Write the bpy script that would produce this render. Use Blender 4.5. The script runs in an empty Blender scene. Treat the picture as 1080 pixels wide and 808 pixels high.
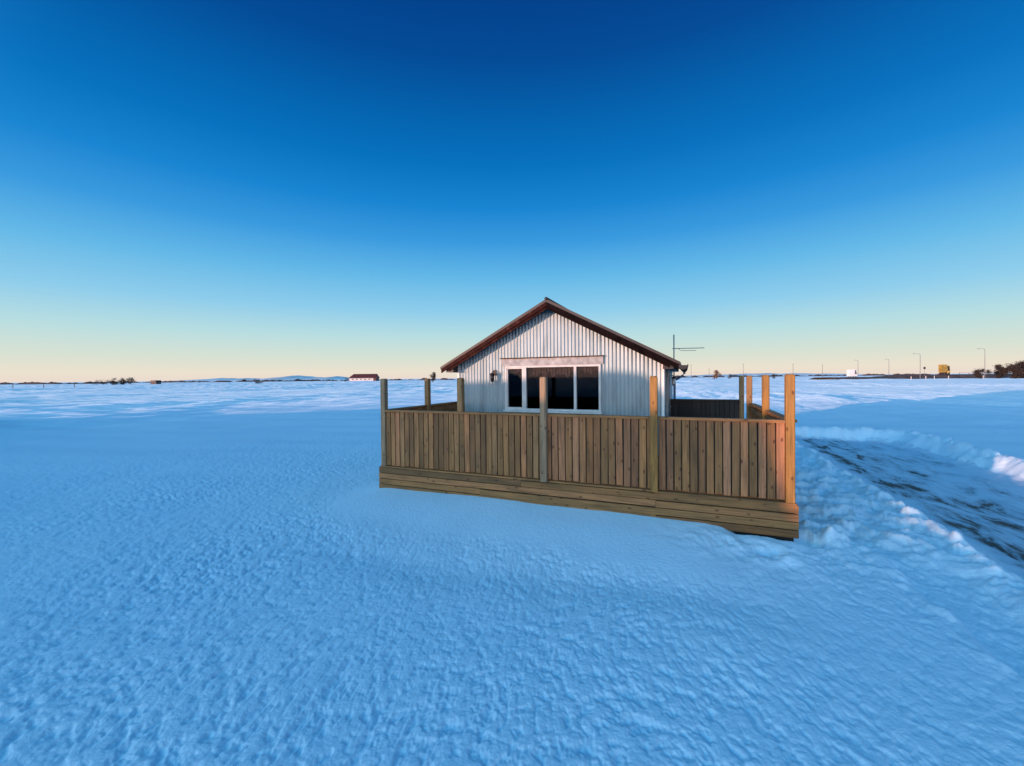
import bpy, math, random
import numpy as np

random.seed(11)
rng = np.random.default_rng(5)
S = bpy.context.scene
COL = S.collection

# ---------------------------------------------------------------- frame of the deck: a along the front, d away from the viewer
L0 = np.array([-2.249, 7.33])
U = np.array([0.9228, -0.3853])
V = np.array([0.3853, 0.9228])
CAMZ = 1.90
def P(a, d, z=0.0):
    q = L0 + a * U + d * V
    return (float(q[0]), float(q[1]), float(z))
# sun
SUN_EL = math.radians(2.4)
SUNH = np.array([-0.866, -0.5])          # horizontal direction towards the sun
W = -SUNH
N = np.array([0.5, -0.866])
def at(px, Y):                            # ground x of a thing seen in column px at distance Y
    return (px - 540.0) / 440.0 * Y

# ---------------------------------------------------------------- mesh helper
class MB:
    def __init__(s):
        s.v = []; s.f = []; s.c = []; s.t = []
    def add(s, vs, fs, co=None, tint=(0.5, 0.5, 0.5)):
        o = len(s.v)
        s.v += [tuple(p) for p in vs]
        s.f += [tuple(i + o for i in f) for f in fs]
        s.c += [tuple(p) for p in (co if co is not None else vs)]
        s.t += [tint] * len(vs)
    def build(s, name, mat, parent=None, smooth=False):
        me = bpy.data.meshes.new(name)
        me.from_pydata(s.v, [], s.f)
        a = me.attributes.new('bco', 'FLOAT_VECTOR', 'POINT')
        a.data.foreach_set('vector', np.array(s.c, dtype=np.float32).ravel())
        a = me.attributes.new('tint', 'FLOAT_VECTOR', 'POINT')
        a.data.foreach_set('vector', np.array(s.t, dtype=np.float32).ravel())
        me.materials.append(mat)
        if smooth:
            me.polygons.foreach_set('use_smooth', [True] * len(me.polygons))
        me.update()
        o = bpy.data.objects.new(name, me); COL.objects.link(o)
        if parent is not None: o.parent = parent
        return o
    # box in (a,d,z) deck coordinates; grain = axis along which the timber runs
    def box(s, a0, a1, d0, d1, z0, z1, grain='z', tint=None, ch=0.0, skew=0.0):
        if tint is None: tint = (random.random(), random.random(), random.random())
        off = (random.uniform(0, 50), random.uniform(0, 50), random.uniform(0, 50))
        pts = [(a0, d0, z0), (a1, d0, z0), (a1, d1, z0), (a0, d1, z0), (a0, d0, z1), (a1, d0, z1), (a1, d1, z1), (a0, d1, z1)]
        if skew: pts = [(p[0] + (skew if p[2] == z1 else 0), p[1], p[2]) for p in pts]
        fs = [(0, 3, 2, 1), (4, 5, 6, 7), (0, 1, 5, 4), (1, 2, 6, 5), (2, 3, 7, 6), (3, 0, 4, 7)]
        perm = {'z': (0, 1, 2), 'a': (2, 1, 0), 'd': (0, 2, 1)}[grain]
        co = [(p[perm[0]] + off[0], p[perm[1]] + off[1], p[perm[2]] + off[2]) for p in pts]
        s.add([P(*p) for p in pts], fs, co, tint)
    def post(s, a, d, z0, z1, w=0.095, tint=None, cap=0.018):
        if tint is None: tint = (random.random(), random.random(), random.random())
        off = (random.uniform(0, 50), random.uniform(0, 50), random.uniform(0, 50))
        h = w / 2; b = 0.007
        def ring(k, z):
            k2 = k - b
            return [(a - k2, d - k, z), (a + k2, d - k, z), (a + k, d - k2, z), (a + k, d + k2, z), (a + k2, d + k, z), (a - k2, d + k, z), (a - k, d + k2, z), (a - k, d - k2, z)]
        pts = ring(h, z0) + ring(h, z1) + ring(h * .72, z1 + cap)
        fs = [tuple(range(7, -1, -1)), tuple(range(16, 24))]
        for r in (0, 8):
            for i in range(8):
                j = (i + 1) % 8
                fs.append((r + i, r + j, r + 8 + j, r + 8 + i))
        co = [(p[0] + off[0], p[1] + off[1], p[2] + off[2]) for p in pts]
        s.add([P(*p) for p in pts], fs, co, tint)
    def wbox(s, x0, x1, y0, y1, z0, z1):
        pts = [(x0, y0, z0), (x1, y0, z0), (x1, y1, z0), (x0, y1, z0), (x0, y0, z1), (x1, y0, z1), (x1, y1, z1), (x0, y1, z1)]
        s.add(pts, [(0, 3, 2, 1), (4, 5, 6, 7), (0, 1, 5, 4), (1, 2, 6, 5), (2, 3, 7, 6), (3, 0, 4, 7)])
    def tube(s, path, radii, n=8, caps=True):
        path = [np.array(p, float) for p in path]
        if not hasattr(radii, '__len__'): radii = [radii] * len(path)
        vs = []; fs = []
        for i, p in enumerate(path):
            t = path[min(i + 1, len(path) - 1)] - path[max(i - 1, 0)]
            t /= (np.linalg.norm(t) + 1e-9)
            r = np.array([0, 0, 1.0]) if abs(t[2]) < .9 else np.array([1.0, 0, 0])
            e1 = np.cross(t, r); e1 /= np.linalg.norm(e1); e2 = np.cross(t, e1)
            for k in range(n):
                an = 2 * math.pi * k / n
                vs.append(p + radii[i] * (math.cos(an) * e1 + math.sin(an) * e2))
        for i in range(len(path) - 1):
            for k in range(n):
                k2 = (k + 1) % n
                fs.append((i * n + k, i * n + k2, (i + 1) * n + k2, (i + 1) * n + k))
        if caps:
            fs.append(tuple(range(n - 1, -1, -1))); b = (len(path) - 1) * n
            fs.append(tuple(range(b, b + n)))
        s.add(vs, fs)
    def prism(s, outline, fwd):            # outline: list of 3-D points, extruded by vector fwd
        n = len(outline); o = [np.array(p, float) for p in outline]; b = [p + np.array(fwd) for p in o]
        fs = [tuple(range(n)), tuple(range(2 * n - 1, n - 1, -1))]
        for i in range(n):
            j = (i + 1) % n
            fs.append((j, i, n + i, n + j))
        s.add(o + b, fs)

def empty(name, loc, label=None, cat=None, group=None):
    o = bpy.data.objects.new(name, None); COL.objects.link(o)
    o.location = loc; o.empty_display_size = .2
    if label: o['label'] = label
    if cat: o['category'] = cat
    if group: o['group'] = group
    bpy.context.view_layer.update()
    return o
def tag(o, label=None, cat=None, group=None, kind=None):
    if label: o['label'] = label
    if cat: o['category'] = cat
    if group: o['group'] = group
    if kind: o['kind'] = kind
    return o
def adopt(child, parent):                  # parent that already stands somewhere: keep world place
    child.parent = parent
    child.matrix_parent_inverse = parent.matrix_world.inverted()
    return child
def part(mb, name, mat, parent, smooth=False):
    o = mb.build(name, mat, None, smooth)
    return adopt(o, parent)

# ---------------------------------------------------------------- materials
def new_mat(name):
    m = bpy.data.materials.new(name); m.use_nodes = True
    nt = m.node_tree; b = nt.nodes['Principled BSDF']
    return m, nt, b
def nd(nt, typ, **kw):
    n = nt.nodes.new(typ)
    for k, v in kw.items():
        if k.startswith('i_'):
            key = k[2:]
            n.inputs[int(key) if key.isdigit() else key].default_value = v
        else: setattr(n, k, v)
    return n
def ramp(nt, stops, interp='LINEAR'):
    r = nt.nodes.new('ShaderNodeValToRGB'); r.color_ramp.interpolation = interp
    e = r.color_ramp.elements
    while len(e) < len(stops): e.new(0.5)
    for i, (p, c) in enumerate(stops):
        e[i].position = p; e[i].color = (*c, 1) if len(c) == 3 else c
    return r
def flat(name, col, rough=.6, metal=0.0, var=.25, scale=6.0, bump=0.0):
    m, nt, b = new_mat(name); l = nt.links.new
    tc = nd(nt, 'ShaderNodeNewGeometry')
    n = nd(nt, 'ShaderNodeTexNoise'); n.inputs['Scale'].default_value = scale; n.inputs['Detail'].default_value = 6
    l(tc.outputs['Position'], n.inputs['Vector'])
    r = ramp(nt, [(.3, tuple(c * (1 - var) for c in col)), (.7, tuple(min(1, c * (1 + var)) for c in col))])
    l(n.outputs['Fac'], r.inputs['Fac']); l(r.outputs['Color'], b.inputs['Base Color'])
    b.inputs['Roughness'].default_value = rough; b.inputs['Metallic'].default_value = metal
    if bump:
        bp = nd(nt, 'ShaderNodeBump'); bp.inputs['Strength'].default_value = bump; bp.inputs['Distance'].default_value = .01
        l(n.outputs['Fac'], bp.inputs['Height']); l(bp.outputs['Normal'], b.inputs['Normal'])
    return m

def wood_mat(name, cols, dark=1.0):
    m, nt, b = new_mat(name); l = nt.links.new
    co = nd(nt, 'ShaderNodeAttribute', attribute_name='bco')
    ti = nd(nt, 'ShaderNodeAttribute', attribute_name='tint')
    sp = nd(nt, 'ShaderNodeSeparateXYZ'); l(ti.outputs['Vector'], sp.inputs[0])
    base = ramp(nt, [(i / (len(cols) - 1), c) for i, c in enumerate(cols)])
    l(sp.outputs['X'], base.inputs['Fac'])
    # grain
    mp = nd(nt, 'ShaderNodeMapping'); mp.inputs['Scale'].default_value = (60, 60, 2.2); l(co.outputs['Vector'], mp.inputs['Vector'])
    g = nd(nt, 'ShaderNodeTexNoise'); g.inputs['Scale'].default_value = 1.0; g.inputs['Detail'].default_value = 8; g.inputs['Roughness'].default_value = .65
    l(mp.outputs['Vector'], g.inputs['Vector'])
    gr = ramp(nt, [(.30, (.42, .40, .36)), (.5, (.92, .92, .92)), (.72, (1.35, 1.33, 1.28))]); l(g.outputs['Fac'], gr.inputs['Fac'])
    mul = nd(nt, 'ShaderNodeMix', data_type='RGBA', blend_type='MULTIPLY'); mul.inputs[0].default_value = .85
    l(base.outputs['Color'], mul.inputs[6]); l(gr.outputs['Color'], mul.inputs[7])
    # blotches of weathering
    mp2 = nd(nt, 'ShaderNodeMapping'); mp2.inputs['Scale'].default_value = (9, 9, 2.0); l(co.outputs['Vector'], mp2.inputs['Vector'])
    n2 = nd(nt, 'ShaderNodeTexNoise'); n2.inputs['Detail'].default_value = 4; n2.inputs['Scale'].default_value = 1.0; l(mp2.outputs['Vector'], n2.inputs['Vector'])
    r2 = ramp(nt, [(.3, (.55, .58, .54)), (.55, (1, 1, 1)), (.8, (1.22, 1.08, 1.0))]); l(n2.outputs['Fac'], r2.inputs['Fac'])
    mul2 = nd(nt, 'ShaderNodeMix', data_type='RGBA', blend_type='MULTIPLY'); mul2.inputs[0].default_value = .8
    l(mul.outputs[2], mul2.inputs[6]); l(r2.outputs['Color'], mul2.inputs[7])
    # knots
    mp3 = nd(nt, 'ShaderNodeMapping'); mp3.inputs['Scale'].default_value = (15, 15, 8); l(co.outputs['Vector'], mp3.inputs['Vector'])
    vo = nd(nt, 'ShaderNodeTexVoronoi'); vo.inputs['Scale'].default_value = .75; vo.inputs['Randomness'].default_value = 1
    l(mp3.outputs['Vector'], vo.inputs['Vector'])
    kr = ramp(nt, [(.0, (.16, .11, .08)), (.1, (.3, .2, .14)), (.2, (1, 1, 1))]); l(vo.outputs['Distance'], kr.inputs['Fac'])
    mul3 = nd(nt, 'ShaderNodeMix', data_type='RGBA', blend_type='MULTIPLY'); mul3.inputs[0].default_value = .8
    l(mul2.outputs[2], mul3.inputs[6]); l(kr.outputs['Color'], mul3.inputs[7])
    # board brightness
    br = nd(nt, 'ShaderNodeMapRange'); br.inputs[3].default_value = .62 * dark; br.inputs[4].default_value = 1.26 * dark
    l(sp.outputs['Y'], br.inputs[0])
    vm = nd(nt, 'ShaderNodeVectorMath', operation='SCALE'); l(mul3.outputs[2], vm.inputs[0]); l(br.outputs[0], vm.inputs['Scale'])
    l(vm.outputs[0], b.inputs['Base Color'])
    b.inputs['Roughness'].default_value = .72
    bp = nd(nt, 'ShaderNodeBump'); bp.inputs['Strength'].default_value = .35; bp.inputs['Distance'].default_value = .004
    l(g.outputs['Fac'], bp.inputs['Height']); l(bp.outputs['Normal'], b.inputs['Normal'])
    return m

M = {}
M['boards'] = wood_mat('treated_pine', [(.315, .158, .062), (.375, .160, .052), (.33, .150, .045), (.43, .168, .062), (.39, .172, .078), (.42, .160, .043)])
M['post'] = wood_mat('post_pine', [(.33, .22, .130), (.35, .182, .070), (.32, .150, .026)])
M['skirt'] = wood_mat('skirt_pine', [(.28, .134, .042), (.335, .145, .047), (.30, .136, .039), (.35, .145, .052)])
M['dark_boards'] = wood_mat('dark_brown_boards', [(.026, .019, .015), (.036, .025, .019)])  # near-black brown for back fence, cabin base and backing sheets

# corrugated sheet
m, nt, b = new_mat('corrugated_sheet'); l = nt.links.new
ge = nd(nt, 'ShaderNodeNewGeometry')
n1 = nd(nt, 'ShaderNodeTexNoise'); n1.inputs['Scale'].default_value = 2.2; n1.inputs['Detail'].default_value = 8
mp = nd(nt, 'ShaderNodeMapping'); mp.inputs['Scale'].default_value = (3, 3, .6); l(ge.outputs['Position'], mp.inputs['Vector']); l(mp.outputs['Vector'], n1.inputs['Vector'])
r1 = ramp(nt, [(.25, (.185, .255, .285)), (.5, (.262, .345, .380)), (.8, (.31, .40, .44))]); l(n1.outputs['Fac'], r1.inputs['Fac'])
l(r1.outputs['Color'], b.inputs['Base Color']); b.inputs['Roughness'].default_value = .42; b.inputs['Metallic'].default_value = .25
M['sheet'] = m

# worn red paint
m, nt, b = new_mat('worn_red_paint'); l = nt.links.new
ge = nd(nt, 'ShaderNodeNewGeometry')
n1 = nd(nt, 'ShaderNodeTexNoise'); n1.inputs['Scale'].default_value = 9; n1.inputs['Detail'].default_value = 8; n1.inputs['Roughness'].default_value = .7
l(ge.outputs['Position'], n1.inputs['Vector'])
r1 = ramp(nt, [(.38, (.020, .006, .005)), (.58, (.042, .012, .009)), (.72, (.17, .085, .06))]); l(n1.outputs['Fac'], r1.inputs['Fac'])
l(r1.outputs['Color'], b.inputs['Base Color']); b.inputs['Roughness'].default_value = .65
b.inputs['Specular IOR Level'].default_value = .05
M['red'] = m
# weathered header board, pale pink-white
M['red_dark'] = flat('dark_barge_board', (.009, .005, .005), .8, 0, .5, 6)  # near-black colour for the right-hand bargeboards
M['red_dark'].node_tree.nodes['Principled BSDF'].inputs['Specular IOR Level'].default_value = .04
M['header'] = flat('weathered_white_board', (.34, .335, .335), .7, 0, .35, 7, .3)
M['white'] = flat('white_paint', (.78, .78, .77), .5, 0, .08, 5)
M['trim'] = flat('dull_white_frame', (.55, .55, .54), .55, 0, .12, 6)
M['roof'] = flat('dark_roof_sheet', (.030, .024, .024), .55, 0, .4, 4)
M['gutter'] = flat('dark_gutter', (.018, .018, .02), .5, .1, .3, 8)
M['pipe'] = flat('blue_grey_pipe', (.13, .17, .22), .4, .2, .2, 8)
M['black'] = flat('black_metal', (.015, .015, .016), .45, .3, .2, 8)
M['door'] = flat('dark_door', (.028, .024, .026), .5, 0, .3, 5)
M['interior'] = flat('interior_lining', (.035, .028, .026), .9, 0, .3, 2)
M['curtain'] = flat('lace_curtain', (.36, .22, .17), .9, 0, .45, 16)
M['steel'] = flat('galvanised_steel', (.22, .22, .22), .45, .6, .15, 3)
M['lampglass'] = flat('opal_glass', (.82, .82, .80), .2, 0, .04, 10)
M['bark'] = flat('bare_twigs', (.030, .020, .016), .9, 0, .35, 3)
M['orange_twigs'] = flat('ochre_twigs', (.16, .085, .04), .9, 0, .35, 3)
M['pole'] = flat('pole_wood', (.14, .11, .10), .8, 0, .2, 2)
M['yellow'] = flat('ochre_truck_paint', (.36, .22, .035), .5, 0, .25, 1)
M['yellow_cab'] = flat('pale_yellow_paint', (.55, .38, .09), .4, 0, .1, 1)
M['darkred'] = flat('dark_red_roofing', (.10, .022, .018), .6, 0, .3, .6)
M['palewall'] = flat('pale_render', (.62, .56, .53), .7, 0, .12, .6)
M['rubber'] = flat('rubber', (.02, .02, .02), .8)
M['scrub'] = flat('winter_scrub', (.075, .048, .045), .95, 0, .5, .06)
M['bank'] = flat('roadside_grass', (.10, .06, .05), .95, 0, .5, .3)
M['mountain'] = flat('snowy_hills', (.84, .82, .82), .9, 0, .25, .004)

# window glass: mostly reflecting, lets the dark room through
m, nt, b = new_mat('window_glass'); l = nt.links.new
out = nt.nodes['Material Output']; nt.nodes.remove(b)
tr = nd(nt, 'ShaderNodeBsdfTransparent'); tr.inputs[0].default_value = (.55, .56, .6, 1)
gl = nd(nt, 'ShaderNodeBsdfGlossy'); gl.inputs['Roughness'].default_value = .03; gl.inputs[0].default_value = (.45, .45, .5, 1)
fr = nd(nt, 'ShaderNodeFresnel'); fr.inputs[0].default_value = 1.35
mx = nd(nt, 'ShaderNodeMixShader'); l(fr.outputs[0], mx.inputs[0]); l(tr.outputs[0], mx.inputs[1]); l(gl.outputs[0], mx.inputs[2]); l(mx.outputs[0], out.inputs[0])
M['glass'] = m

# snow
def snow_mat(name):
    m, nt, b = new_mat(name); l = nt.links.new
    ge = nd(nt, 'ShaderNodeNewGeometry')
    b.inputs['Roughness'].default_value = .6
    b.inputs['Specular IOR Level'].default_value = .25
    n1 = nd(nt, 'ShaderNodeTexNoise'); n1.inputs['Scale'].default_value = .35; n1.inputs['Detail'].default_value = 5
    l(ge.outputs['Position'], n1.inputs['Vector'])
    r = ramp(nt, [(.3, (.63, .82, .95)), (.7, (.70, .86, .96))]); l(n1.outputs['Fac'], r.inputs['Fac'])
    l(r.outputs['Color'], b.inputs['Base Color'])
    n2 = nd(nt, 'ShaderNodeTexNoise'); n2.inputs['Scale'].default_value = 26; n2.inputs['Detail'].default_value = 5; n2.inputs['Roughness'].default_value = .6
    l(ge.outputs['Position'], n2.inputs['Vector'])
    b2 = nd(nt, 'ShaderNodeBump'); b2.inputs['Strength'].default_value = .9; b2.inputs['Distance'].default_value = .012
    l(n2.outputs['Fac'], b2.inputs['Height'])
    # wind-carved crust out on the open plain, too small for the sheet's own mesh
    ln = nd(nt, 'ShaderNodeVectorMath', operation='LENGTH'); l(ge.outputs['Position'], ln.inputs[0])
    mk = nd(nt, 'ShaderNodeMapRange', interpolation_type='SMOOTHSTEP'); mk.inputs[1].default_value = 20; mk.inputs[2].default_value = 70; l(ln.outputs['Value'], mk.inputs[0])
    mp = nd(nt, 'ShaderNodeMapping'); mp.inputs['Rotation'].default_value = (0, 0, .38); mp.inputs['Scale'].default_value = (4.2, 2.2, 1); l(ge.outputs['Position'], mp.inputs['Vector'])
    n3 = nd(nt, 'ShaderNodeTexNoise'); n3.inputs['Scale'].default_value = 1; n3.inputs['Detail'].default_value = 3; n3.inputs['Roughness'].default_value = .55; l(mp.outputs['Vector'], n3.inputs['Vector'])
    mq = nd(nt, 'ShaderNodeMapping'); mq.inputs['Rotation'].default_value = (0, 0, .5); mq.inputs['Scale'].default_value = (.30, .075, .1); l(ge.outputs['Position'], mq.inputs['Vector'])
    n4 = nd(nt, 'ShaderNodeTexNoise'); n4.inputs['Scale'].default_value = 1; n4.inputs['Detail'].default_value = 7; n4.inputs['Roughness'].default_value = .62; l(mq.outputs['Vector'], n4.inputs['Vector'])
    k4 = nd(nt, 'ShaderNodeMapRange', interpolation_type='SMOOTHSTEP'); k4.inputs[1].default_value = .40; k4.inputs[2].default_value = .60; k4.inputs[3].default_value = .38; k4.inputs[4].default_value = 1; l(n4.outputs['Fac'], k4.inputs[0])
    mk_ = nd(nt, 'ShaderNodeMath', operation='MULTIPLY'); l(mk.outputs[0], mk_.inputs[0]); l(k4.outputs[0], mk_.inputs[1])
    # each facet of the crust is tilted; a fixed lean to the low sun brightens far snow
    sv = nd(nt, 'ShaderNodeVectorMath', operation='SUBTRACT'); l(n3.outputs['Color'], sv.inputs[0]); sv.inputs[1].default_value = (.74, .68, .5)
    s2 = nd(nt, 'ShaderNodeVectorMath', operation='MULTIPLY'); l(sv.outputs[0], s2.inputs[0]); s2.inputs[1].default_value = (3.3, 3.3, .3)
    s3 = nd(nt, 'ShaderNodeVectorMath', operation='SCALE'); l(s2.outputs[0], s3.inputs[0]); l(mk_.outputs[0], s3.inputs['Scale'])
    s4 = nd(nt, 'ShaderNodeVectorMath', operation='ADD'); l(s3.outputs[0], s4.inputs[0]); l(b2.outputs['Normal'], s4.inputs[1])
    s5 = nd(nt, 'ShaderNodeVectorMath', operation='NORMALIZE'); l(s4.outputs[0], s5.inputs[0])
    l(s5.outputs[0], b.inputs['Normal'])
    return m
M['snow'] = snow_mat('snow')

# cleared track: packed snow with bare dark patches
m, nt, b = new_mat('packed_snow_track'); l = nt.links.new
co = nd(nt, 'ShaderNodeAttribute', attribute_name='bco')
mp = nd(nt, 'ShaderNodeMapping'); mp.inputs['Scale'].default_value = (3.0, .95, 0); mp.inputs['Location'].default_value = (3.3, 1.7, 0); l(co.outputs['Vector'], mp.inputs['Vector'])
n1 = nd(nt, 'ShaderNodeTexNoise'); n1.inputs['Scale'].default_value = 1.0; n1.inputs['Detail'].default_value = 11; n1.inputs['Roughness'].default_value = .70; n1.inputs['Distortion'].default_value = .4
l(mp.outputs['Vector'], n1.inputs['Vector'])
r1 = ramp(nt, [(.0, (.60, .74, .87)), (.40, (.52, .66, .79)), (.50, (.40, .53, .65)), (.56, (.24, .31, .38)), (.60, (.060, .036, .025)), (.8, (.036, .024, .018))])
sx = nd(nt, 'ShaderNodeSeparateXYZ'); l(co.outputs['Vector'], sx.inputs[0])
ma = nd(nt, 'ShaderNodeMapRange'); ma.inputs[1].default_value = 8.3; ma.inputs[2].default_value = 10.2; ma.inputs[3].default_value = .045; ma.inputs[4].default_value = -.075; l(sx.outputs['X'], ma.inputs[0])
ad = nd(nt, 'ShaderNodeMath', operation='ADD'); l(n1.outputs['Fac'], ad.inputs[0]); l(ma.outputs[0], ad.inputs[1])
mk = nd(nt, 'ShaderNodeMapRange'); mk.inputs[1].default_value = -.30; mk.inputs[2].default_value = -.08; mk.inputs[3].default_value = 0; mk.inputs[4].default_value = .16; l(sx.outputs['Z'], mk.inputs[0])
sb = nd(nt, 'ShaderNodeMath', operation='SUBTRACT'); l(ad.outputs[0], sb.inputs[0]); l(mk.outputs[0], sb.inputs[1])
l(sb.outputs[0], r1.inputs['Fac']); l(r1.outputs['Color'], b.inputs['Base Color'])
b.inputs['Roughness'].default_value = .55
bp = nd(nt, 'ShaderNodeBump'); bp.inputs['Strength'].default_value = .8; bp.inputs['Distance'].default_value = .05; bp.invert = True
l(n1.outputs['Fac'], bp.inputs['Height']); l(bp.outputs['Normal'], b.inputs['Normal'])
M['track'] = m

# ---------------------------------------------------------------- terrain
_perm = rng.permutation(512)
_grad = rng.uniform(0, 2 * math.pi, 512)
_gx = np.cos(_grad); _gy = np.sin(_grad)
def perlin(x, y):
    xi = np.floor(x).astype(np.int64); yi = np.floor(y).astype(np.int64)
    xf = x - xi; yf = y - yi
    u = xf * xf * xf * (xf * (xf * 6 - 15) + 10); v = yf * yf * yf * (yf * (yf * 6 - 15) + 10)
    def g(ix, iy, fx, fy):
        h = _perm[(_perm[ix & 511] + iy) & 511]
        return _gx[h] * fx + _gy[h] * fy
    a = g(xi, yi, xf, yf); b = g(xi + 1, yi, xf - 1, yf); c = g(xi, yi + 1, xf, yf - 1); d = g(xi + 1, yi + 1, xf - 1, yf - 1)
    return (a + u * (b - a)) + v * ((c + u * (d - c)) - (a + u * (b - a)))
def fbm(x, y, o=4, g=.5):
    s = 0; k = 1.0
    for i in range(o):
        s = s + k * perlin(x * 2 ** i + 17.3 * i, y * 2 ** i - 9.1 * i); k *= g
    return s
def sm(e0, e1, x):
    t = np.clip((x - e0) / (e1 - e0), 0, 1); return t * t * (3 - 2 * t)
def rbox(a, d, a0, a1, d0, d1, r):         # signed distance to a rounded rectangle
    qx = np.abs(a - (a0 + a1) / 2) - (a1 - a0) / 2 + r; qy = np.abs(d - (d0 + d1) / 2) - (d1 - d0) / 2 + r
    return np.hypot(np.maximum(qx, 0), np.maximum(qy, 0)) + np.minimum(np.maximum(qx, qy), 0) - r
TA0, TA1, TD0, TD1 = 8.05, 10.8, -14.0, 10.6
SHADE = [(-400, -.8), (-33, -.8), (-27, .55), (-20, .8), (-11, .8), (-9.8, 1.9), (-7.4, 2.1), (-6.3, 2.25), (-5.75, 2.2), (-5.35, 1.75), (-4.6, 1.68), (-3.6, 1.62), (-2.84, 1.58), (-2.70, .50), (-2.5, .40), (-2.0, .30), (3, .5), (12, .8), (60, .8), (400, .5)]
def terrain(x, y):
    rx = x - L0[0]; ry = y - L0[1]
    a = rx * U[0] + ry * U[1]; d = rx * V[0] + ry * V[1]
    r = np.hypot(x, y)
    p = x * N[0] + y * N[1]; q = x * W[0] + y * W[1]
    z = -0.10 + .05 * perlin(x * .11 + 3, y * .11) * sm(4, 12, r)
    sd = rbox(a, d, TA0, TA1, TD0, TD1, .9)
    sdn = sd + .22 * perlin(a * 1.1, d * .9) + .08 * perlin(a * 4, d * 4)
    clear = 1 - sm(-.02, .30, sdn)          # 1 on the cleared track
    # wind ripples in the foreground, long axis roughly away from the viewer
    wx = x + .12 * perlin(x * .9, y * .9); wy = y + .3 * perlin(x * .7 + 5, y * .7)
    e1 = wx * .985 - wy * .17; e2 = wx * .17 + wy * .985
    near = 1 - sm(9, 22, r)
    mound = np.clip(1 - np.maximum(-d, 0) / (1.85 + .5 * perlin(a * .45, 2.2 + 0 * a)), 0, 1) * sm(-1.2, .6, a) * (1 - .55 * sm(4.9, 5.6, a)) * (1 - sm(6.0, 6.7, a)) * (d < .6)
    mound = mound * mound * (3 - 2 * mound)
    rip_amp = near * (1 - .92 * sm(.02, .3, mound)) * (1 - clear)
    patch = .55 + .9 * np.clip(perlin(x * .5 + 8, y * .35) + .35, 0, 1)
    rp = .55 * perlin(e1 * 4.8, e2 * 2.9) + .80 * perlin(e1 * 11.5 + 4, e2 * 7.4) + .66 * perlin(e1 * 22 + 1, e2 * 14) + .30 * perlin(e1 * 44, e2 * 31)
    rp = np.minimum(-rp, .10 + .25 * (-rp - .10))
    z = z + rip_amp * patch * .025 * rp
    z = z + near * (1 - clear) * .02 * fbm(e1 * .9, e2 * .45, 3)
    # drift against the fence
    z = z + .125 * mound + .02 * sm(.0, .4, mound) * perlin(a * .8 + 3, d * 1.1)
    z = z - .035 * np.exp(-((d + 1.95 + .25 * np.sin(a * .9)) / .35) ** 2) * sm(0, 2, a) * (1 - sm(5.2, 6.2, a))
    # sastrugi out on the plain
    z = z + sm(7, 14, r) * (1 - clear) * (d > -1.5 - 40 * (a < -1)) * 0.085 * perlin(x * .16 - y * .10 + 40, y * .62 + x * .12)
    far = sm(11, 30, r)
    f1 = x * .93 - y * .37; f2 = x * .37 + y * .93
    z = z + far * (.10 * fbm(f1 * .40, f2 * .12, 4, .5) + .35 * perlin(f1 * .10, f2 * .035)) * (.45 + 1.1 * sm(-.25, .35, perlin(x * .03 + 4, y * .022)))
    # cleared track, plough banks
    z = z - clear * .10 * sm(-16, -6, d) + clear * .030 * fbm(a * 2.6, d * .9, 5, .6)
    side = sm(9.0, 10.2, a) + sm(8.8, 10.2, d) * sm(6.9, 7.6, a); side = np.clip(side, 0, 1)
    lump = fbm(x * 2.5 + .5 * perlin(x * 2, y * 2), y * 2.5 + .5 * perlin(x * 2 + 9, y * 2), 6, .56)
    bankp = np.exp(-((sdn - .42) / .32) ** 2)
    z = z + side * bankp * (.27 + .15 * lump + .07 * perlin(x * .8, y * .8)) * sm(-16, -8, d)
    nearb = np.exp(-((sdn - .26) / .20) ** 2) * (1 - side)
    z = z + nearb * (.075 + .11 * lump + .05 * perlin(d * 1.1, a))
    # shovelled snow between deck and track
    sh = sm(6.1, 6.35, a) * (1 - sm(7.5, 8.0, a)) * sm(-.5, .6, d) * (1 - sm(9, 11, d))
    z = z + sh * (.03 + .12 * lump + .07 * perlin(x * 1.1 + 7, y * 1.1))
    # second, older plough edge
    ed = a - (6.78 - .16 * d * (d < 0) * .35 + .10 * perlin(d * 1.4 + 2, a * 0) + .04 * perlin(d * 5, a * 3))
    chan = sm(0, .14, ed) * (1 - sm(7.3, 7.75, a)) * (1 - sm(-.6, .3, d)) * sm(-9, -3, d)
    z = z - .055 * chan + .035 * np.exp(-(ed / .10) ** 2) * (1 - sm(-.3, .5, d)) * (.6 + 1.2 * np.clip(lump, -.3, 1)) * sm(-9, -3, d)
    # broken snow round the near corner of the deck
    cn = np.exp(-(((a - 5.75) / .75) ** 2 + ((d + .55) / .38) ** 2))
    z = z + cn * (.02 + .10 * lump)
    z = z - .10 * np.exp(-(((a - 6.22) / .10) ** 2 + ((d - .06) / .16) ** 2))
    z = z + .12 * np.exp(-(((a - 6.52) / .20) ** 2 + ((d - .18) / .22) ** 2)) * (1 + .8 * lump)
    z = z - .085 * sm(5.3, 5.5, a) * (1 - sm(6.25, 6.4, a)) * np.exp(-((d + .045) / .075) ** 2) * (1 + .6 * perlin(a * 6, d * 6))
    # flat under the deck and the cabin
    under = (1 - sm(-.02, .05, rbox(a, d, .0, 6.0, .03, 8.3, .1)))
    z = z * (1 - under) - .16 * under
    # unseen snow ridge added behind the viewer, profiled to shade deck, wall and foreground
    t = 14.0
    hz = np.interp(p, [s[0] for s in SHADE], [s[1] for s in SHADE]) + math.tan(SUN_EL) * t
    ridge = np.exp(-np.abs((q + t) / 2.6) ** 2.4)
    z = z + ridge * np.maximum(hz + .1 + .05 * perlin(p * 1.2, q * .5), 0) * sm(-34, -28, p)
    return z

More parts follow.
